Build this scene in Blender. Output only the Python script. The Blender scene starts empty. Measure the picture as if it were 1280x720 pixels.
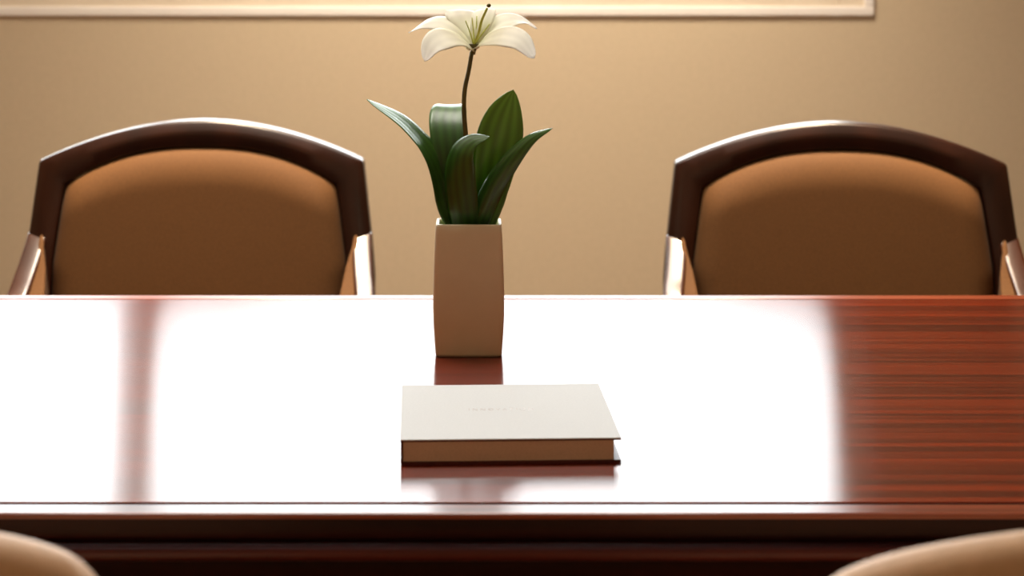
import bpy, bmesh, math, random
from mathutils import Vector, Matrix
random.seed(7)
scene = bpy.context.scene
col = scene.collection
PI = math.pi

# ------------------------------------------------------------------ helpers
F = 2200.0            # focal length in 1280-px units
HX, HY = 600.0, -60.0  # principal point of the shifted lens
CZ = 1.35             # camera height
TZ = 0.75             # table height

def px(x, y, d):
    """a point at distance d in front of the camera that the photo shows at pixel x, y"""
    s = F / d
    return Vector(((x - HX) / s, d, CZ - (y - HY) / s))

def link(o, parent=None):
    col.objects.link(o)
    if parent is not None:
        o.parent = parent
    return o

def mesh(name, verts, faces, mat, parent=None, smooth=False, bevel=0, seg=2, uvs=None, solid=0, subsurf=0, auto=None):
    me = bpy.data.meshes.new(name)
    me.from_pydata([tuple(v) for v in verts], [], faces)
    if uvs:
        lay = me.uv_layers.new(name='UVMap')
        for lp in me.loops:
            lay.data[lp.index].uv = uvs[lp.vertex_index]
    bm = bmesh.new(); bm.from_mesh(me)
    bmesh.ops.recalc_face_normals(bm, faces=bm.faces)
    bm.to_mesh(me); bm.free()
    me.materials.append(mat)
    o = bpy.data.objects.new(name, me)
    link(o, parent)
    if smooth:
        for p in me.polygons: p.use_smooth = True
    if solid:
        m = o.modifiers.new('solid', 'SOLIDIFY'); m.thickness = solid; m.offset = 0
    if bevel:
        m = o.modifiers.new('bevel', 'BEVEL'); m.width = bevel; m.segments = seg
        m.limit_method = 'ANGLE'; m.angle_limit = math.radians(35)
        for p in me.polygons: p.use_smooth = True
        w = o.modifiers.new('wn', 'WEIGHTED_NORMAL'); w.keep_sharp = True
    if subsurf:
        m = o.modifiers.new('sub', 'SUBSURF'); m.levels = subsurf; m.render_levels = subsurf
    return o

def boxvf(x0, x1, y0, y1, z0, z1):
    v = [(x0,y0,z0),(x1,y0,z0),(x1,y1,z0),(x0,y1,z0),(x0,y0,z1),(x1,y0,z1),(x1,y1,z1),(x0,y1,z1)]
    f = [(0,3,2,1),(4,5,6,7),(0,1,5,4),(1,2,6,5),(2,3,7,6),(3,0,4,7)]
    return v, f

def boxes(name, lst, mat, parent=None, bevel=0, seg=2):
    V, Fc = [], []
    for b in lst:
        v, f = boxvf(*b); n = len(V)
        V += v; Fc += [tuple(i + n for i in q) for q in f]
    return mesh(name, V, Fc, mat, parent, bevel=bevel, seg=seg)

def rings(name, rs, mat, parent=None, closed_ring=True, cap=(True, True), smooth=True, bevel=0, loop=False, uvs=None):
    """loft through rings of equal point count"""
    n = len(rs[0]); V = [p for r in rs for p in r]; Fc = []
    m = len(rs)
    for i in range(m if loop else m - 1):
        a, b = i * n, ((i + 1) % m) * n
        for j in range(n if closed_ring else n - 1):
            k = (j + 1) % n
            Fc.append((a + j, a + k, b + k, b + j))
    if not loop and closed_ring:
        if cap[0]: Fc.append(tuple(range(n - 1, -1, -1)))
        if cap[1]: Fc.append(tuple(range((m - 1) * n, m * n)))
    return mesh(name, V, Fc, mat, parent, smooth=smooth, bevel=bevel)

def spline(pts, n):
    """Catmull-Rom through pts"""
    pts = [Vector(p) for p in pts]
    P = [pts[0] * 2 - pts[1]] + pts + [pts[-1] * 2 - pts[-2]]
    out = []
    segs = len(pts) - 1
    for i in range(n + 1):
        t = i / n * segs
        k = min(int(t), segs - 1); u = t - k
        a, b, c, d = P[k], P[k+1], P[k+2], P[k+3]
        out.append(0.5 * ((2*b) + (c-a)*u + (2*a-5*b+4*c-d)*u*u + (-a+3*b-3*c+d)*u**3))
    return out

def sweep(name, pts, mat, parent, wx, wy, n=24, side=(1,0,0), power=2.6, m=16, taper=None):
    """soft rectangular section swept along a spline; wx along side, wy along the other"""
    c = spline(pts, n); rs = []
    for i, p in enumerate(c):
        t = (c[min(i+1, n)] - c[max(i-1, 0)]).normalized()
        s = Vector(side); s = (s - t * s.dot(t)).normalized(); u = t.cross(s).normalized()
        k = taper(i / n) if taper else 1
        r = []
        for j in range(m):
            a = 2 * PI * j / m; ca, sa = math.cos(a), math.sin(a)
            q = 2 / power
            r.append(p + s * (math.copysign(abs(ca)**q, ca) * wx * k) + u * (math.copysign(abs(sa)**q, sa) * wy * k))
        rs.append(r)
    return rings(name, rs, mat, parent)

def empty(name, loc, rz=0):
    o = bpy.data.objects.new(name, None)
    o.empty_display_size = 0.05
    o.location = loc; o.rotation_euler = (0, 0, rz)
    return link(o)

def tag(o, label, cat, group=None):
    o['label'] = label; o['category'] = cat
    if group: o['group'] = group
    return o

def struct(o):
    o['kind'] = 'structure'
    return o

def dup(o, parent=None):
    c = o.copy(); link(c)
    if parent is not None: c.parent = parent
    for ch in list(o.children): dup(ch, c)
    return c

# ------------------------------------------------------------------ materials
def mat(name, color, rough=0.5, spec=0.5, **kw):
    m = bpy.data.materials.new(name); m.use_nodes = True
    b = m.node_tree.nodes['Principled BSDF']
    b.inputs['Base Color'].default_value = (*color, 1)
    b.inputs['Roughness'].default_value = rough
    b.inputs['Specular IOR Level'].default_value = spec
    for k, v in kw.items(): b.inputs[k].default_value = v
    return m

def noise_color(m, c1, c2, scale=(1,1,1), nscale=5, detail=4, bump=0, bdist=.001, lo=.35, hi=.65, rough=None):
    nt = m.node_tree; N = nt.nodes; L = nt.links
    b = N['Principled BSDF']
    tc = N.new('ShaderNodeTexCoord'); mp = N.new('ShaderNodeMapping'); nz = N.new('ShaderNodeTexNoise'); cr = N.new('ShaderNodeValToRGB')
    mp.inputs['Scale'].default_value = scale
    nz.inputs['Scale'].default_value = nscale; nz.inputs['Detail'].default_value = detail
    cr.color_ramp.elements[0].position = lo; cr.color_ramp.elements[1].position = hi
    cr.color_ramp.elements[0].color = (*c1, 1); cr.color_ramp.elements[1].color = (*c2, 1)
    L.new(tc.outputs['Object'], mp.inputs['Vector']); L.new(mp.outputs['Vector'], nz.inputs['Vector'])
    L.new(nz.outputs['Fac'], cr.inputs['Fac']); L.new(cr.outputs['Color'], b.inputs['Base Color'])
    if bump:
        bp = N.new('ShaderNodeBump'); bp.inputs['Strength'].default_value = bump; bp.inputs['Distance'].default_value = bdist
        L.new(nz.outputs['Fac'], bp.inputs['Height']); L.new(bp.outputs['Normal'], b.inputs['Normal'])
    return m

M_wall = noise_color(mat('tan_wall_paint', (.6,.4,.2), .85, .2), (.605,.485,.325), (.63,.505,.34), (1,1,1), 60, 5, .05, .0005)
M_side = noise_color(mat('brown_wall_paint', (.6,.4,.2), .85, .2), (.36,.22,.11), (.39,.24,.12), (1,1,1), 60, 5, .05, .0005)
M_ceil = noise_color(mat('ceiling_plaster', (.8,.7,.58), .9, .2), (.66,.55,.42), (.70,.58,.45), (1,1,1), 40)
M_floor = noise_color(mat('brown_carpet', (.2,.1,.05), .95, .1), (.13,.07,.035), (.2,.11,.055), (1,1,1), 180, 3, .4, .003)
M_trim = noise_color(mat('white_trim_paint', (.85,.8,.74), .35, .5), (.93,.86,.78), (.95,.89,.81), (1,1,1), 8)
M_sash = noise_color(mat('cream_sash_paint', (.7,.6,.45), .6, .3), (.74,.63,.48), (.77,.66,.51), (1,1,1), 8)

# polished mahogany: grain runs along x, brushed finish stretches highlights across the grain
def mahogany(name, c1, c2, rough, aniso, spec, gscale=(0.9, 42, 42)):
    m = mat(name, c1, rough, spec)
    noise_color(m, c1, c2, gscale, 1.0, 6, 0, lo=.36, hi=.66)
    b = m.node_tree.nodes['Principled BSDF']
    if aniso:
        b.inputs['Anisotropic'].default_value = aniso
        v = m.node_tree.nodes.new('ShaderNodeCombineXYZ')
        v.inputs[0].default_value = ANISO_T[0]; v.inputs[1].default_value = ANISO_T[1]
        m.node_tree.links.new(v.outputs[0], b.inputs['Tangent'])
    return m
ANISO_T = (0, 1)
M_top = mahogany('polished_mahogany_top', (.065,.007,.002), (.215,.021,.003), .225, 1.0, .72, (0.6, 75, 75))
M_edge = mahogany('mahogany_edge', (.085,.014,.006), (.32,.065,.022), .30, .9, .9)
M_under = mahogany('shaded_mahogany', (.010,.002,.0015), (.03,.005,.003), .5, 0, .25, (1.2, 30, 30))  # near-black base colour stands in for shade on the edge face and below
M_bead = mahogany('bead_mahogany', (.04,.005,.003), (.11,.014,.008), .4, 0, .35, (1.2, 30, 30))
M_groove = noise_color(mat('dark_inlay_groove', (.01,.006,.005), .6, .2), (.008,.005,.004), (.014,.008,.006), (1,1,1), 20)
M_chair = mahogany('chair_mahogany', (.014,.004,.002), (.032,.008,.003), .30, 0, .45, (9, 9, 1.5))
M_arm = mahogany('arm_mahogany', (.03,.008,.003), (.07,.018,.007), .27, 0, .9, (9, 1.5, 9))
M_uph = noise_color(mat('caramel_upholstery', (.5,.25,.1), .75, .25), (.125,.055,.016), (.145,.065,.019), (1,1,1), 220, 4, .08, .0006)
M_uph.node_tree.nodes['Principled BSDF'].inputs['Sheen Weight'].default_value = .03
M_tan = noise_color(mat('tan_leather', (.5,.3,.15), .6, .35), (.60,.38,.215), (.66,.42,.245), (1,1,1), 90, 4, .12, .0006)
M_vase = noise_color(mat('cream_ceramic', (.8,.7,.56), .5, .3), (.70,.625,.44), (.74,.66,.47), (1,1,1), 14)
M_soil = noise_color(mat('potting_soil', (.03,.02,.01), .95, .1), (.02,.012,.007), (.07,.045,.025), (1,1,1), 220, 4, .8, .003)
M_cover = noise_color(mat('white_book_cloth', (.86,.83,.79), .85, .1), (.545,.56,.565), (.575,.59,.595), (1,1,1), 400, 3, .04, .0002)
M_bind = noise_color(mat('maroon_binding_and_shade', (.07,.012,.01), .5, .4), (.06,.010,.009), (.09,.016,.012), (1,1,1), 200)  # also colours the shaded edge of the front cover
M_page = noise_color(mat('page_block', (.5,.36,.25), .8, .2), (.60,.49,.38), (.66,.54,.42), (.5,.5,1), 900, 2, .1, .0002)
M_ink = noise_color(mat('grey_foil_lettering', (.4,.37,.35), .5, .4), (.42,.38,.36), (.46,.42,.40), (1,1,1), 50)
M_metal = noise_color(mat('lamp_trim', (.8,.75,.68), .4, .5), (.78,.73,.66), (.82,.77,.7), (1,1,1), 10)

def leafmat(name, base, tipc, gloss=.3, trans=.25, vein=26, spec=.5, amp=.18):
    m = bpy.data.materials.new(name); m.use_nodes = True
    nt = m.node_tree; N = nt.nodes; L = nt.links
    b = N['Principled BSDF']; out = N['Material Output']
    b.inputs['Roughness'].default_value = gloss; b.inputs['Specular IOR Level'].default_value = spec
    uv = N.new('ShaderNodeUVMap'); sp = N.new('ShaderNodeSeparateXYZ'); L.new(uv.outputs['UV'], sp.inputs[0])
    cr = N.new('ShaderNodeValToRGB'); cr.color_ramp.elements[0].color = (*base, 1); cr.color_ramp.elements[1].color = (*tipc, 1)
    L.new(sp.outputs[1], cr.inputs['Fac'])
    w = N.new('ShaderNodeMath'); w.operation = 'MULTIPLY'; w.inputs[1].default_value = vein; L.new(sp.outputs[0], w.inputs[0])
    s = N.new('ShaderNodeMath'); s.operation = 'SINE'; L.new(w.outputs[0], s.inputs[0])
    a = N.new('ShaderNodeMath'); a.operation = 'MULTIPLY_ADD'; a.inputs[1].default_value = amp; a.inputs[2].default_value = 1 - amp * .3
    L.new(s.outputs[0], a.inputs[0])
    mx = N.new('ShaderNodeMix'); mx.data_type = 'RGBA'; mx.blend_type = 'MULTIPLY'; mx.inputs['Factor'].default_value = 1
    L.new(cr.outputs['Color'], mx.inputs[6]); L.new(a.outputs[0], mx.inputs[7])
    L.new(mx.outputs[2], b.inputs['Base Color'])
    bp = N.new('ShaderNodeBump'); bp.inputs['Strength'].default_value = amp * .6; bp.inputs['Distance'].default_value = .0006
    L.new(s.outputs[0], bp.inputs['Height']); L.new(bp.outputs['Normal'], b.inputs['Normal'])
    t = N.new('ShaderNodeBsdfTranslucent'); L.new(mx.outputs[2], t.inputs['Color'])
    sh = N.new('ShaderNodeMixShader'); sh.inputs[0].default_value = trans
    L.new(b.outputs[0], sh.inputs[1]); L.new(t.outputs[0], sh.inputs[2]); L.new(sh.outputs[0], out.inputs['Surface'])
    return m
M_leaf = leafmat('dark_green_leaf', (.018,.085,.008), (.06,.17,.02), .36, .10, spec=.7)
M_leaf2 = leafmat('fresh_green_leaf', (.06,.21,.018), (.20,.38,.06), .34, .25, spec=.7)
M_petal = leafmat('white_petal', (.90,.90,.72), (.96,.95,.91), .5, .42, 18, amp=.03)
M_pistil = leafmat('yellow_green_pistil', (.62,.66,.12), (.45,.5,.06), .4, .2, 0)
M_anther = noise_color(mat('olive_anther', (.1,.1,.02), .7, .2), (.08,.08,.015), (.16,.15,.03), (1,1,1), 300)
M_stem = noise_color(mat('green_brown_stem', (.1,.1,.02), .4, .4), (.07,.06,.014), (.14,.12,.03), (1,1,.3), 120)

M_glass = bpy.data.materials.new('window_glass'); M_glass.use_nodes = True
nt = M_glass.node_tree; N = nt.nodes; N.remove(N['Principled BSDF'])
tr = N.new('ShaderNodeBsdfTransparent'); tr.inputs['Color'].default_value = (.97,.985,.98,1)
gl = N.new('ShaderNodeBsdfGlossy'); gl.inputs['Roughness'].default_value = .01
fr = N.new('ShaderNodeFresnel'); fr.inputs['IOR'].default_value = 1.3
mx = N.new('ShaderNodeMixShader')
nt.links.new(fr.outputs[0], mx.inputs[0]); nt.links.new(tr.outputs[0], mx.inputs[1]); nt.links.new(gl.outputs[0], mx.inputs[2])
nt.links.new(mx.outputs[0], N['Material Output'].inputs['Surface'])

# ------------------------------------------------------------------ room
WY = 5.4
sW = F / WY
RX0, RX1, RY0, RZ = -3.3, 3.3, -1.6, 3.3
T = .15
wz0 = CZ - (20 - HY) / sW            # bottom of the white window trim
wz1 = CZ - (8 - HY) / sW             # its top edge
wxr = (1092 - HX) / sW               # right outer edge
tr_w = wz1 - wz0
gxr = (1048 - HX) / sW               # glass right edge
gzb = wz1 + .085                     # glass bottom
mxl, mxr = (141 - HX) / sW, (185 - HX) / sW
wxl = -2.95
wzt = 3.1
gxl = wxl + .13
gzt = wzt - .12
ox0, ox1, oz0, oz1 = wxl + tr_w * .5, wxr - tr_w * .5, wz0 + tr_w * .5, wzt - tr_w * .5   # opening in the wall
struct(boxes('wall_back', [(RX0, ox0, WY, WY+T, 0, RZ), (ox1, RX1, WY, WY+T, 0, RZ), (ox0, ox1, WY, WY+T, 0, oz0), (ox0, ox1, WY, WY+T, oz1, RZ)], M_wall))
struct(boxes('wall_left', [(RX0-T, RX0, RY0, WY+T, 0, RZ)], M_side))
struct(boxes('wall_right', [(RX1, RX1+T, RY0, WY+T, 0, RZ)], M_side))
struct(boxes('wall_front', [(RX0-T, RX1+T, RY0-T, RY0, 0, RZ)], M_side))
struct(boxes('floor', [(RX0-T, RX1+T, RY0-T, WY+T, -.1, 0)], M_floor))
struct(boxes('ceiling', [(RX0-T, RX1+T, RY0-T, WY+T, RZ, RZ+.1)], M_ceil))
struct(boxes('baseboard_back', [(RX0+.02, RX1-.02, WY-.018, WY, 0, .12)], M_trim, bevel=.004))
struct(boxes('baseboard_left', [(RX0, RX0+.018, RY0, WY, 0, .12)], M_trim, bevel=.004))
struct(boxes('baseboard_right', [(RX1-.018, RX1, RY0, WY, 0, .12)], M_trim, bevel=.004))

win = struct(empty('window_1', ((wxl + wxr) / 2, WY, wz0)))
wc = (wxl + wxr) / 2
def L_(b): return (b[0]-wc, b[1]-wc, b[2]-WY, b[3]-WY, b[4]-wz0, b[5]-wz0)
boxes('window_frame', [L_(b) for b in [
    (wxl, wxr, WY-.012, WY, wz0, wz1), (wxl, wxr, WY-.012, WY, wzt-tr_w, wzt),
    (wxl, wxl+tr_w, WY-.012, WY, wz1, wzt-tr_w), (wxr-tr_w, wxr, WY-.012, WY, wz1, wzt-tr_w)]], M_trim, win, bevel=.004)
boxes('window_sash', [L_(b) for b in [
    (ox0, gxl, WY+.0, WY+.05, oz0, oz1), (gxr, ox1, WY+.0, WY+.05, oz0, oz1),
    (gxl, gxr, WY+.0, WY+.05, oz0, gzb), (gxl, gxr, WY+.0, WY+.05, gzt, oz1),
    (mxl, mxr, WY-.005, WY+.055, gzb, gzt)]], M_sash, win, bevel=.004)
for a, b in ((gxl, mxl), (mxr, gxr)):
    boxes('window_pane', [L_((a-.005, b+.005, WY+.022, WY+.028, gzb-.005, gzt+.005))], M_glass, win)
    lt = bpy.data.lights.new('daylight_portal', 'AREA'); lt.shape = 'RECTANGLE'
    lt.size = b - a; lt.size_y = gzt - gzb; lt.cycles.is_portal = True
    lo = bpy.data.objects.new('daylight_portal', lt); link(lo)
    lo.location = ((a + b) / 2, WY + .08, (gzb + gzt) / 2); lo.rotation_euler = (-PI/2, 0, 0)

# ------------------------------------------------------------------ conference table
TX = 1.75
fy0 = .6 * F / (627.5 - HY)          # field front edge
by1 = .6 * F / (368.5 - HY)          # back outer edge
fy1 = by1 - .042
tcy = (fy0 + fy1) / 2
table = tag(empty('conference_table', (0, tcy, 0)), 'long polished mahogany conference table with moulded edge and glossy reflective top', 'table')
hy = (fy1 - fy0) / 2
boxes('table_top', [(-TX, TX, -hy, hy, TZ-.03, TZ)], M_top, table, bevel=.0012, seg=2)
prof = [(0.0008, -.008), (.0068, -.008), (.0074, -.0010), (.009, 0), (.012, 0), (.0365, 0), (.0388, -.001), (.0398, -.0034), (.0395, -.006), (.0, -.0062)]
prof_face = [(.0, -.0062), (.0395, -.0062), (.0400, -.018), (.0385, -.024), (.033, -.029), (.027, -.032), (.025, -.035), (.0, -.035)]
prof_low = [(.0, -.035), (.029, -.0352), (.040, -.0365), (.0445, -.040), (.0455, -.0445), (.0435, -.049), (.038, -.052), (.0, -.052)]
prof_cove = [(.0, -.052), (.036, -.052), (.028, -.060), (.018, -.070), (.012, -.085), (.006, -.090), (-.02, -.092), (-.02, -.052)]
def loop_sweep(name, prof, m, parent, hx, hy, sm=True):
    rs = []
    pts = []
    for cx, cy, a0 in ((hx, hy, 0), (-hx, hy, 90), (-hx, -hy, 180), (hx, -hy, 270)):
        pts.append((cx, cy, a0 + 45))
    for cx, cy, a in pts:
        k = math.sqrt(2); c, s = math.cos(math.radians(a)) * k, math.sin(math.radians(a)) * k
        rs.append([Vector((cx + c * o, cy + s * o, TZ + z)) for o, z in prof])
    o = rings(name, rs, m, parent, smooth=False, loop=True)
    if sm:
        for p in o.data.polygons: p.use_smooth = True
        md = o.modifiers.new('es', 'EDGE_SPLIT'); md.split_angle = math.radians(40)
    return o
loop_sweep('edge_moulding', prof, M_edge, table, TX, hy, False)
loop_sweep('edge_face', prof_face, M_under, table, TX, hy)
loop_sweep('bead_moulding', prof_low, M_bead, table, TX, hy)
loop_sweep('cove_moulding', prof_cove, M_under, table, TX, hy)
loop_sweep('groove_inlay', [(0.0006, -.0078), (.0072, -.0078), (.0072, -.0020), (.0006, -.0020)], M_groove, table, TX, hy)
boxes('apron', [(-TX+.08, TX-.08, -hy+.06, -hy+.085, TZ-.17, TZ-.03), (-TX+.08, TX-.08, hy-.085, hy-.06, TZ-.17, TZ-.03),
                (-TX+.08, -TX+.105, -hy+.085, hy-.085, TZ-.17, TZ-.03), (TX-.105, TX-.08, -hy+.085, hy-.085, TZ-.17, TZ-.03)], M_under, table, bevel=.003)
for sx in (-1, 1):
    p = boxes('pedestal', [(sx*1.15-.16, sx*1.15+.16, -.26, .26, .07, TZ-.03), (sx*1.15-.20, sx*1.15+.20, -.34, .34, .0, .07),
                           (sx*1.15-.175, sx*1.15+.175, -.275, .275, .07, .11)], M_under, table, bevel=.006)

# ------------------------------------------------------------------ wooden framed armchair (faces -y, origin on the floor under the back)
def lean(z): return max(0, z - .45) * .12
def make_armchair():
    ch = empty('armchair', (0, 0, 0))
    # back frame: arched rail over two stiles
    outer, inner = [], []
    NS, NA = 8, 28
    for i in range(NS):
        t = i / NS; z = .44 + t * (.917 - .44)
        x = -(.362 if z < .70 else .362 + (z - .70) / (.917 - .70) * (.337 - .362))
        outer.append((x, z)); zi = .44 + t * (.868 - .44)
        xi = -(.305 if zi < .70 else .305 + (zi - .70) / (.868 - .70) * (.281 - .305))
        inner.append((xi, zi))
    for i in range(NA + 1):
        u = -1 + 2 * i / NA
        x = .337 * u; z = 1.0 - .083 * abs(u) ** 1.9
        outer.append((x, z))
        xi = .281 * u; zi = .944 - .076 * abs(u) ** 2.4
        inner.append((xi, zi))
    for i in range(NS - 1, -1, -1):
        outer.append((-outer[i][0], outer[i][1])); inner.append((-inner[i][0], inner[i][1]))
    n = len(outer); V = []; Fc = []
    def sec(o, i):
        (ox, oz), (ix, iz) = o, i
        yf, yb = -.024, .028
        mx_, mz_ = (ox*.55+ix*.45), (oz*.55+iz*.45)
        return [(ox, yf+.006+lean(oz), oz), (mx_, yf-.004+lean(mz_), mz_), (ix, yf+.004+lean(iz), iz), (ix, yb+lean(iz), iz), (ox, yb+lean(oz), oz)]
    rs = [[Vector(p) for p in sec(o, i)] for o, i in zip(outer, inner)]
    rings('back_frame', rs, M_chair, ch, smooth=True, bevel=.006)
    # padded back
    def ztop(u): return .9435 - .076 * abs(u) ** 2.4
    def hw(z): return .3035 if z < .70 else .3035 + (z - .70) / .17 * (.281 - .3035)
    NU, NV = 44, 40; V = []; Fc = []
    for j in range(NV + 1):
        tv = math.sin(j / NV * PI / 2) ** 1.0
        for i in range(NU + 1):
            u = math.sin((-1 + 2 * i / NU) * PI / 2)
            zt = ztop(u); z = .47 + tv * (zt - .47)
            x = u * hw(min(z, .87))
            et = min(1, (zt - z) / .075); es = min(1, (1 - abs(u)) * .30 / .055); eb = min(1, (z - .47) / .05)
            g = lambda e: math.sqrt(max(0, 1 - (1 - e) ** 2))
            V.append((x, -.006 - .046 * g(et) * g(es) * g(eb) + lean(z), z))
    for j in range(NV):
        for i in range(NU):
            a = j * (NU + 1) + i
            Fc.append((a, a + 1, a + NU + 2, a + NU + 1))
    nf = len(V)
    # rear face of the pad
    for j in range(NV + 1):
        for i in range(NU + 1):
            x, y, z = V[j * (NU + 1) + i]
            V.append((x, .018 + lean(z), z))
    for j in range(NV):
        for i in range(NU):
            a = nf + j * (NU + 1) + i
            Fc.append((a, a + NU + 1, a + NU + 2, a + 1))
    for j in range(NV):
        a = j * (NU + 1); Fc.append((a, a + NU + 1, nf + a + NU + 1, nf + a)); b = a + NU
        Fc.append((b, nf + b, nf + b + NU + 1, b + NU + 1))
    for i in range(NU):
        Fc.append((i, nf + i, nf + i + 1, i + 1)); a = NV * (NU + 1) + i
        Fc.append((a, a + 1, nf + a + 1, nf + a))
    mesh('backrest', V, Fc, M_uph, ch, smooth=True)
    # seat
    rs = []
    for z, k, in ((.395, .97), (.40, 1.0), (.44, 1.0), (.462, .985), (.475, .94), (.480, .80), (.482, .45)):
        r = []
        for j in range(40):
            a = 2 * PI * j / 40; ca, sa = math.cos(a), math.sin(a)
            r.append(Vector((math.copysign(abs(ca)**.32, ca) * .305 * k, -.235 + math.copysign(abs(sa)**.32, sa) * .235 * k, z)))
        rs.append(r)
    rings('seat', rs, M_uph, ch)
    boxes('seat_rail', [(-.31, .31, -.455, -.43, .33, .395), (-.31, .31, -.03, -.005, .33, .395), (-.31, -.285, -.43, -.03, .33, .395), (.285, .31, -.43, -.03, .33, .395)], M_chair, ch, bevel=.004)
    for s in (-1, 1):
        # arm: leaves the stile, drops forward and flares, then runs level to its post
        sweep('arm', [(s*.336, .030, .762), (s*.3365, .008, .744), (s*.338, -.012, .726), (s*.343, -.050, .690), (s*.350, -.092, .651), (s*.357, -.15, .622), (s*.360, -.25, .612), (s*.356, -.355, .600), (s*.348, -.402, .560), (s*.332, -.412, .46), (s*.322, -.412, .38)],
              M_arm, ch, .0205, .012, n=60, power=5, m=24)
        # upholstered panel under the arm
        pts = [(.01, .770), (-.01, .745), (-.035, .710), (-.10, .640), (-.16, .614), (-.26, .602), (-.375, .585), (-.385, .45), (-.02, .45), (.0, .50)]
        V = [(s*(.294 + .026*max(0, min(1, (z-.67)/.09))), y, z) for y, z in pts] + [(s*.328, y, z) for y, z in pts]; k = len(pts)
        Fc = [tuple(range(k)), tuple(range(2*k-1, k-1, -1))] + [(i, (i+1) % k, k+(i+1) % k, k+i) for i in range(k)]
        mesh('arm_panel', V, Fc, M_uph, ch, bevel=.008, seg=3)
        sweep('leg', [(s*.325, -.012, .44), (s*.322, .0, .30), (s*.318, .05, .0)], M_chair, ch, .022, .024, n=8, power=4)
        sweep('leg', [(s*.312, -.425, .39), (s*.310, -.425, .2), (s*.308, -.42, .0)], M_chair, ch, .020, .022, n=8, power=4, taper=lambda t: 1 - .3 * t)
    return ch
cd = 3.667
c1 = make_armchair(); c1.location = (px(252.5, 0, cd).x, cd - .05, 0)
tag(c1, 'wood framed armchair with arched back behind table, under the dark strip in the tabletop shine', 'chair', 'wood framed armchairs beyond the table')
c2 = dup(c1); c2.location = (px(1048, 0, 3.615).x, 3.615 - .05, 0); c2.rotation_euler = (0, 0, math.radians(-3))
c2['label'] = 'wood framed armchair with arched back behind table, below the corner of the white window frame'

# ------------------------------------------------------------------ tan chairs on the near side (face +y, seen from behind)
def make_tan_chair():
    ch = empty('upholstered_chair', (0, 0, 0))
    W = .30
    # back shell: closed rounded slab, arched top
    rs = []
    def top(x): return .935 - .42 * (abs(x) / W) ** 2 * .11
    NU = 40
    # loops around section at stations in z
    zs = [.47, .5, .56, .64, .72, .78, .82]
    K = 64
    for z in zs:
        r = []
        for j in range(K):
            a = 2*PI*j/K; ca, sa = math.cos(a), math.sin(a)
            r.append(Vector((math.copysign(abs(ca)**.30, ca)*W, math.copysign(abs(sa)**.45, sa)*.042 - (z-.47)*.12, z)))
        rs.append(r)
    # crown: shrink over a rounded top
    for i in range(1, 13):
        t = i / 12 * PI / 2
        r = []
        for j in range(K):
            a = 2*PI*j/K; ca, sa = math.cos(a), math.sin(a)
            kx = 1 - .13 * (1 - math.cos(t)) ** 1.0; ky = max(math.cos(t), .0) ** .7
            x = math.copysign(abs(ca)**.30, ca)*W*kx
            zt = .925 - .030 * (x / W) ** 2 - .02 * abs(x/W) ** 8
            z = .82 + (zt - .82) * math.sin(t)
            r.append(Vector((x, math.copysign(abs(sa)**.45, sa)*.042*ky - (z-.47)*.12, z)))
        rs.append(r)
    rings('backrest', rs, M_tan, ch)
    rs = []
    for z, k in ((.39, .96), (.395, 1.0), (.45, 1.0), (.475, .98), (.49, .92), (.495, .7), (.496, .4)):
        rs.append([Vector((math.copysign(abs(math.cos(2*PI*j/40))**.3, math.cos(2*PI*j/40))*.27*k,
                           .235 + math.copysign(abs(math.sin(2*PI*j/40))**.3, math.sin(2*PI*j/40))*.235*k, z)) for j in range(40)])
    rings('seat', rs, M_tan, ch)
    for s in (-1, 1):
        sweep('leg', [(s*.245, .02, .47), (s*.245, .01, .30), (s*.245, -.04, 0)], M_chair, ch, .020, .022, n=8, power=4)
        sweep('leg', [(s*.235, .42, .40), (s*.235, .425, .2), (s*.235, .43, 0)], M_chair, ch, .019, .019, n=8, power=4, taper=lambda t: 1 - .3*t)
    return ch
t1 = make_tan_chair(); t1.location = (-.565, 1.33, 0); t1.scale = (1, 1, 1.0195)
tag(t1, 'tan upholstered chair back at near table edge, by the dark strip in the shine', 'chair', 'tan upholstered chairs on the near side')
t2 = dup(t1); t2.location = (.516, 1.33, 0); t2.scale = (1, 1, 1.0141); t2.rotation_euler = (0, 0, math.radians(6))
t2['label'] = 'tan upholstered chair back at near table edge, in front of the unshining tabletop end'

# ------------------------------------------------------------------ vase
vd = 2.64
vx = px(586, 0, vd).x
vase = tag(empty('vase', (vx, vd, TZ)), 'tall square cream ceramic vase holding the lily on the table', 'vase')
VH = .196
def rr(hx, hy, z, r=.007, k=5):
    out = []
    for cx, cy, a0 in ((hx-r, hy-r, 0), (-hx+r, hy-r, 90), (-hx+r, -hy+r, 180), (hx-r, -hy+r, 270)):
        for i in range(k):
            a = math.radians(a0 + 90 * i / (k - 1))
            out.append(Vector((cx + r*math.cos(a), cy + r*math.sin(a), z)))
    return out
def vw(t):  # half width along the height
    return .0493 + .0036 * math.sin(PI * min(1, t / .78)) ** 1 if t < .39 else .0529 - (.0529 - .0490) * ((t - .39) / .61) ** 1.6
rs = [rr(.046, .031, .0), rr(.0488, .0335, .0015)]
for i in range(17):
    t = i / 16
    rs.append(rr(vw(t), .034 + .0025 * math.sin(PI * t), .004 + t * (VH - .006)))
rs.append(rr(vw(1) - .0012, .0325, VH)); rs.append(rr(vw(1) - .0035, .0302, VH))
for t in (1, .9, .8, .7):
    rs.append(rr(vw(t) - .0052, .0290, .004 + t * (VH - .006) - .001))
rings('vase_body', rs, M_vase, vase)
sv = []; 
rs = [rr(.0445, .0285, VH - .060, .006), rr(.0445, .0280, VH - .034, .006), rr(.041, .025, VH - .029, .006), rr(.02, .012, VH - .027, .004)]
rings('soil', rs, M_soil, vase)

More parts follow.
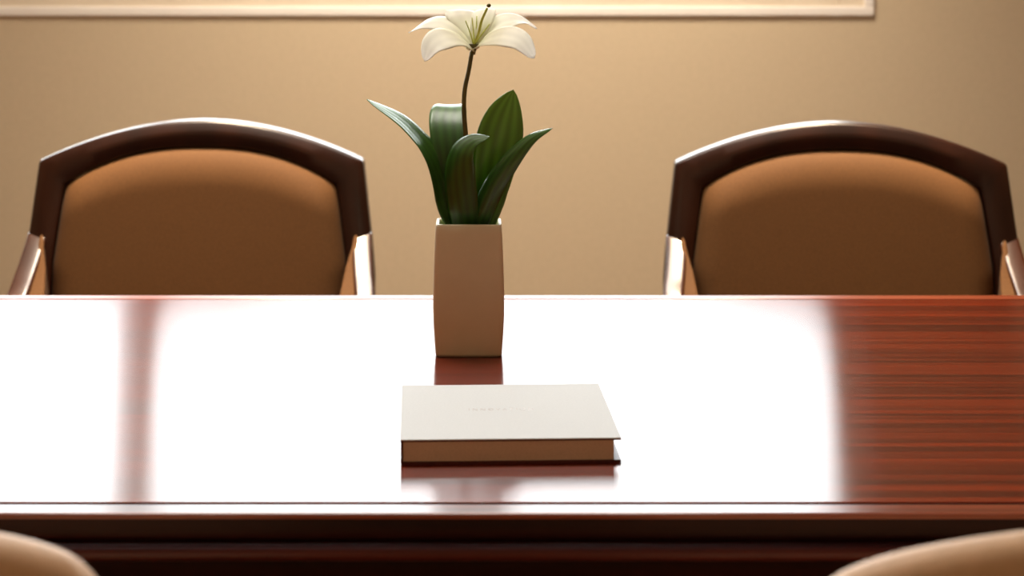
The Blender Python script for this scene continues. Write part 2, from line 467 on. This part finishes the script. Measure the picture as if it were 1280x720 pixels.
# ------------------------------------------------------------------ lily
lily = tag(empty('lily_plant', (vx, vd, TZ + VH - .03)), 'white lily in bloom with broad green leaves standing in the cream vase', 'plant')
LO = Vector((vx, vd, TZ + VH - .03))
def LP(p): return px(p[0], p[1], vd + p[2]) - LO
def blade(name, pts, w, S0, S1, m, parent, peak=.5, tipw=0.0, basew=.45, cup=.25, cup1=None, n=30, nv=10, wave=0, ab=False, sharp=.75, sk=1):
    c = spline(pts if ab else [LP(p) for p in pts], n); V = []; UV = []; Fc = []
    S0, S1 = Vector(S0), Vector(S1)
    for i, p in enumerate(c):
        t = i / n
        T_ = (c[min(i+1, n)] - c[max(i-1, 0)]).normalized()
        s = S0.lerp(S1, min(1, t * sk)); s = (s - T_ * s.dot(T_)).normalized(); nrm = s.cross(T_).normalized()
        if t < peak: ww = basew + (1 - basew) * math.sin(t / peak * PI / 2)
        else: ww = tipw + (1 - tipw) * max(0, math.cos((t - peak) / (1 - peak) * PI / 2)) ** sharp
        ww *= w
        cc = cup if cup1 is None else cup + (cup1 - cup) * t
        for j in range(nv + 1):
            v = -1 + 2 * j / nv
            V.append(p + s * (v * ww) + nrm * (abs(v) ** 1.5 * cc * ww + wave * w * math.sin(t * 9 + v * 2) * abs(v)))
            UV.append(((v + 1) / 2, t))
    for i in range(n):
        for j in range(nv):
            a = i * (nv + 1) + j
            Fc.append((a, a + 1, a + nv + 2, a + nv + 1))
    return mesh(name, V, Fc, m, parent, smooth=True, uvs=UV, solid=.0007)

# leaves
blade('leaf', [(580,294,0),(563,262,0),(552,225,-.002),(534,188,-.012),(503,152,-.022),(458,124,-.03)], .030, (1,.1,0), (.15,.96,.24), M_leaf, lily, peak=.6, basew=.42, cup=.35, cup1=-.05, sk=1.5)
blade('leaf', [(580,297,0),(570,240,.002),(563,195,.006),(560,165,.020),(560,146,.040),(562,134,.062),(563,131,.085),(565,134,.10)], .0285, (1,0,0), (1,0,0), M_leaf, lily, peak=.55, basew=.5, cup=.15, cup1=.05)
blade('leaf', [(602,296,.0),(612,240,.010),(620,190,.012),(629,150,.014),(642,112,.024)], .0355, (1,0,0), (1,.25,.2), M_leaf2, lily, peak=.6, basew=.32, cup=.18)
blade('leaf', [(594,297,-.004),(602,268,-.018),(618,230,-.03),(640,196,-.036),(664,172,-.04),(691,160,-.046)], .0170, (1,0,0), (.3,-.75,-.4), M_leaf, lily, peak=.4, basew=.75, cup=-.40, cup1=-.3)
blade('leaf', [(583,297,-.006),(577,258,-.022),(573,220,-.034),(576,192,-.040),(590,176,-.044),(612,171,-.050)], .0265, (1,0,0), (.1,-.8,-.5), M_leaf, lily, peak=.42, basew=.7, cup=-.22, cup1=-.15)
blade('leaf', [(602,297,.0),(613,262,.002),(625,228,.006),(634,196,.012)], .0165, (1,.1,0), (1,.1,0), M_leaf2, lily, peak=.45, basew=.6, cup=.2)
# stem
def tube(name, pts, r0, r1, m, parent, n=24, k=10):
    c = spline(pts, n); rs = []
    for i, p in enumerate(c):
        t = (c[min(i+1, n)] - c[max(i-1, 0)]).normalized(); s = Vector((0, 1, 0)); s = (s - t*s.dot(t)).normalized(); u = t.cross(s)
        r = r0 + (r1 - r0) * i / n
        rs.append([p + s*(math.cos(2*PI*j/k)*r) + u*(math.sin(2*PI*j/k)*r) for j in range(k)])
    return rings(name, rs, m, parent)
tube('stem', [LP(p) for p in ((588,297,0),(585,230,0),(583,180,0),(580,140,0),(581,112,0),(586,88,0),(590,64,0))], .0042, .0032, M_stem, lily)
FC = LP((592, 60, 0))
fl = bpy.data.objects.new('flower', None); link(fl, lily); fl.location = FC
def FP(p): return px(p[0], p[1], vd + p[2]) - LO - FC
def petal(pts, w, az, tilt=0, cup=.25, cup1=None, peak=.55, sharp=.7, wave=.05, tilt1=None):
    a = math.radians(az)
    s0 = Vector((-math.sin(a), math.cos(a), tilt)); s1 = Vector((-math.sin(a), math.cos(a), tilt if tilt1 is None else tilt1))
    blade('petal', [FP(p) for p in pts], w, s0, s1, M_petal, fl, peak=peak, basew=.40, cup=cup, cup1=cup1, ab=True, sharp=sharp, wave=wave, nv=12)
# azimuth: 0 = to the right, 90 = away from the camera
petal([(592,60,0),(575,49,-.012),(557,47,-.024),(541,56,-.034),(531,77,-.040)], .0225, 225, -.75, .12, -.1, .52, .6)
petal([(592,60,0),(612,49,-.012),(632,45,-.024),(652,52,-.034),(668,73,-.040)], .0225, -45, .75, -.12, .1, .52, .6)
petal([(592,60,0),(572,38,.010),(552,27,.018),(532,29,.024),(511,41,.028)], .020, 150, -.5, .2, .1, .5)
petal([(592,60,0),(612,40,.012),(634,27,.022),(652,26,.030),(671,36,.034)], .020, 30, .5, -.2, -.1, .5)
petal([(592,60,0),(586,38,.014),(578,18,.030),(572,12,.048),(564,20,.062)], .024, 100, 0, .30, .1, .55)
petal([(592,60,0),(598,38,.008),(604,20,.020),(608,11,.034),(610,14,.050)], .017, 84, 0, .30, .1, .55)
# pistil and stamens
pis = tube('pistil', [FP(p) for p in ((592,58,0),(598,42,-.012),(602,26,-.018),(609,10,-.022))], .0020, .0019, M_pistil, fl, n=14)
me = pis.data
rs = []
stg = FP((611, 7, -.023))
for i in range(9):
    t = i / 8 * PI; r = .0034 * math.sin(t) + 1e-5
    rs.append([stg + Vector((math.cos(2*PI*j/12) * r, math.sin(2*PI*j/12) * r, -.003 * math.cos(t) )) for j in range(12)])
rings('stigma', rs, M_anther, fl)
for (x, y, dy) in ((582, 26, -.012), (590, 22, .01), (612, 30, .012), (604, 20, .004), (596, 20, .016)):
    tube('stamen', [FP(p) for p in ((592,57,0),((592+x)/2+1,42,dy*.5),(x,y,dy))], .0010, .0008, M_pistil, fl, n=10, k=8)
# calyx fork below the bloom
rs = []
for z, r in ((-.010, .0026), (-.005, .0034), (0, .0055), (.006, .0080)):
    rs.append([Vector((math.cos(2*PI*j/14) * r, math.sin(2*PI*j/14) * r, z)) for j in range(14)])
rings('calyx', rs, M_stem, fl)

# ------------------------------------------------------------------ book
bp_ = px(501, 582, .6 * F / (582 - HY))
bk = tag(empty('book', (bp_.x, bp_.y, TZ), math.radians(2.1)), 'closed hardcover book with plain white cover lying on the polished table', 'book')
BW, BD, BT = .2585, .258, .0302
fc = boxes('front_cover', [(-.0005, BW, 0, BD, BT-.0016, BT)], M_cover, bk, bevel=.0005)
boxes('shaded_cover_edge', [(-.0005, BW, .0002, BD, BT-.0030, BT-.0016)], M_bind, fc)  # maroon strip painted in for the shade under the cover edge
boxes('back_cover', [(0, BW, 0, BD, 0, .0042)], M_bind, bk, bevel=.0006)
boxes('spine', [(0, .0026, .0004, BD-.0004, .0042, BT-.0030)], M_bind, bk)
boxes('page_block', [(.0026, BW-.0085, .0016, BD-.004, .0042, BT-.0030)], M_page, bk)
cu = bpy.data.curves.new('cover_lettering', 'FONT')
cu.body = 'INNOVATION'; cu.size = .0078; cu.space_character = 1.55; cu.align_x = 'CENTER'; cu.align_y = 'CENTER'; cu.extrude = .00012
to = bpy.data.objects.new('lettering_source', cu); link(to)
bpy.context.view_layer.update()
dg = bpy.context.evaluated_depsgraph_get()
tm = bpy.data.meshes.new_from_object(to.evaluated_get(dg))
bpy.data.objects.remove(to); tm.materials.clear(); tm.materials.append(M_ink)
tw = bpy.data.objects.new('cover_lettering', tm); link(tw, fc)
xs = [v.co.x for v in tm.vertices]; kx = .0800 / (max(xs) - min(xs))
tw.scale = (kx, 1.7, 1); tw.location = (.1235, .132, BT + .0001)

# ------------------------------------------------------------------ ceiling lamps out of view, added for their light
def lamp(x, y, energy, ang=70, blend=.9, tilt=(0, 0), color=(1, .78, .52), size=.06):
    l = bpy.data.lights.new('lamp_glow', 'SPOT'); l.energy = energy; l.spot_size = math.radians(ang); l.spot_blend = blend
    l.color = color; l.shadow_soft_size = size
    o = bpy.data.objects.new('lamp_glow', l); link(o); o.location = (x, y, RZ - .03); o.rotation_euler = (math.radians(tilt[0]), math.radians(tilt[1]), 0)
    r = tag(empty('added_downlight', (x, y, RZ)), 'round ceiling downlight out of view, added for its light', 'lamp', 'added ceiling downlights out of view')
    K = 28; rs = []
    for rad, z in ((.055, -.004), (.075, -.012), (.088, -.008), (.09, -.0005), (.055, -.0005)):
        rs.append([Vector((math.cos(2*PI*j/K)*rad, math.sin(2*PI*j/K)*rad, z)) for j in range(K)])
    rings('trim_ring', rs, M_metal, r, loop=True)
lamp(.15, 4.3, 500, 86, 1.0, (26, 0), (1, .87, .72), .22)  # unseen spot added to brighten the middle of the back wall
lamp(-.58, 3.60, 760, 34, 1.0, (0, 0), (1, .76, .52), .11)  # unseen spot added for the glow on this chair's cushion top
lamp(.74, 3.60, 760, 34, 1.0, (0, 0), (1, .76, .52), .11)  # same added spot over the other far chair
lamp(0, .3, 45, 62, 1.0, (0, 0), (1, .80, .58), .11)  # unseen fill added to lift the near chair backs
pan = tag(empty('added_light_panel', (-.28, 3.0, RZ)), 'unseen flat ceiling light panel added for white highlights on arms and leaves', 'lamp')  # unseen panel, added so arms, leaves and petals catch broad white highlights
boxes('panel_frame', [(-.88, .88, -.34, -.30, -.05, 0), (-.88, .88, .30, .34, -.05, 0), (-.88, -.84, -.30, .30, -.05, 0), (.84, .88, -.30, .30, -.05, 0), (-.84, .84, -.30, .30, -.02, 0)], M_metal, pan)
pl = bpy.data.lights.new('panel_glow', 'AREA'); pl.shape = 'RECTANGLE'; pl.size = 1.68; pl.size_y = .60; pl.energy = 56; pl.color = (1, .93, .84)
po = bpy.data.objects.new('panel_glow', pl); link(po); po.location = (-.28, 3.0, RZ - .03)

# ------------------------------------------------------------------ sky outside
w = bpy.data.worlds.new('overcast_sky'); scene.world = w; w.use_nodes = True
bg = w.node_tree.nodes['Background']; bg.inputs['Color'].default_value = (.96, .98, 1, 1); bg.inputs['Strength'].default_value = 14.0

# ------------------------------------------------------------------ camera
cam = bpy.data.cameras.new('camera'); co = bpy.data.objects.new('camera', cam); link(co)
cam.sensor_fit = 'HORIZONTAL'; cam.sensor_width = 36; cam.lens = F / 1280 * 36
cam.shift_x = (640 - HX) / 1280; cam.shift_y = (HY - 360) / 1280
co.location = (0, 0, CZ); co.rotation_euler = (PI/2, 0, 0)
cam.clip_start = .05
cam.dof.use_dof = True; cam.dof.focus_distance = 2.45; cam.dof.aperture_fstop = 4.6
scene.camera = co
scene.view_settings.view_transform = 'Standard'; scene.view_settings.look = 'None'
scene.view_settings.gamma = 1; scene.view_settings.exposure = 0; scene.view_settings.use_curve_mapping = False
scene.cycles.use_denoising = True
scene.cycles.max_bounces = 8; scene.cycles.diffuse_bounces = 5; scene.cycles.transparent_max_bounces = 12
scene.cycles.caustics_reflective = False
scene.cycles.sample_clamp_indirect = 6
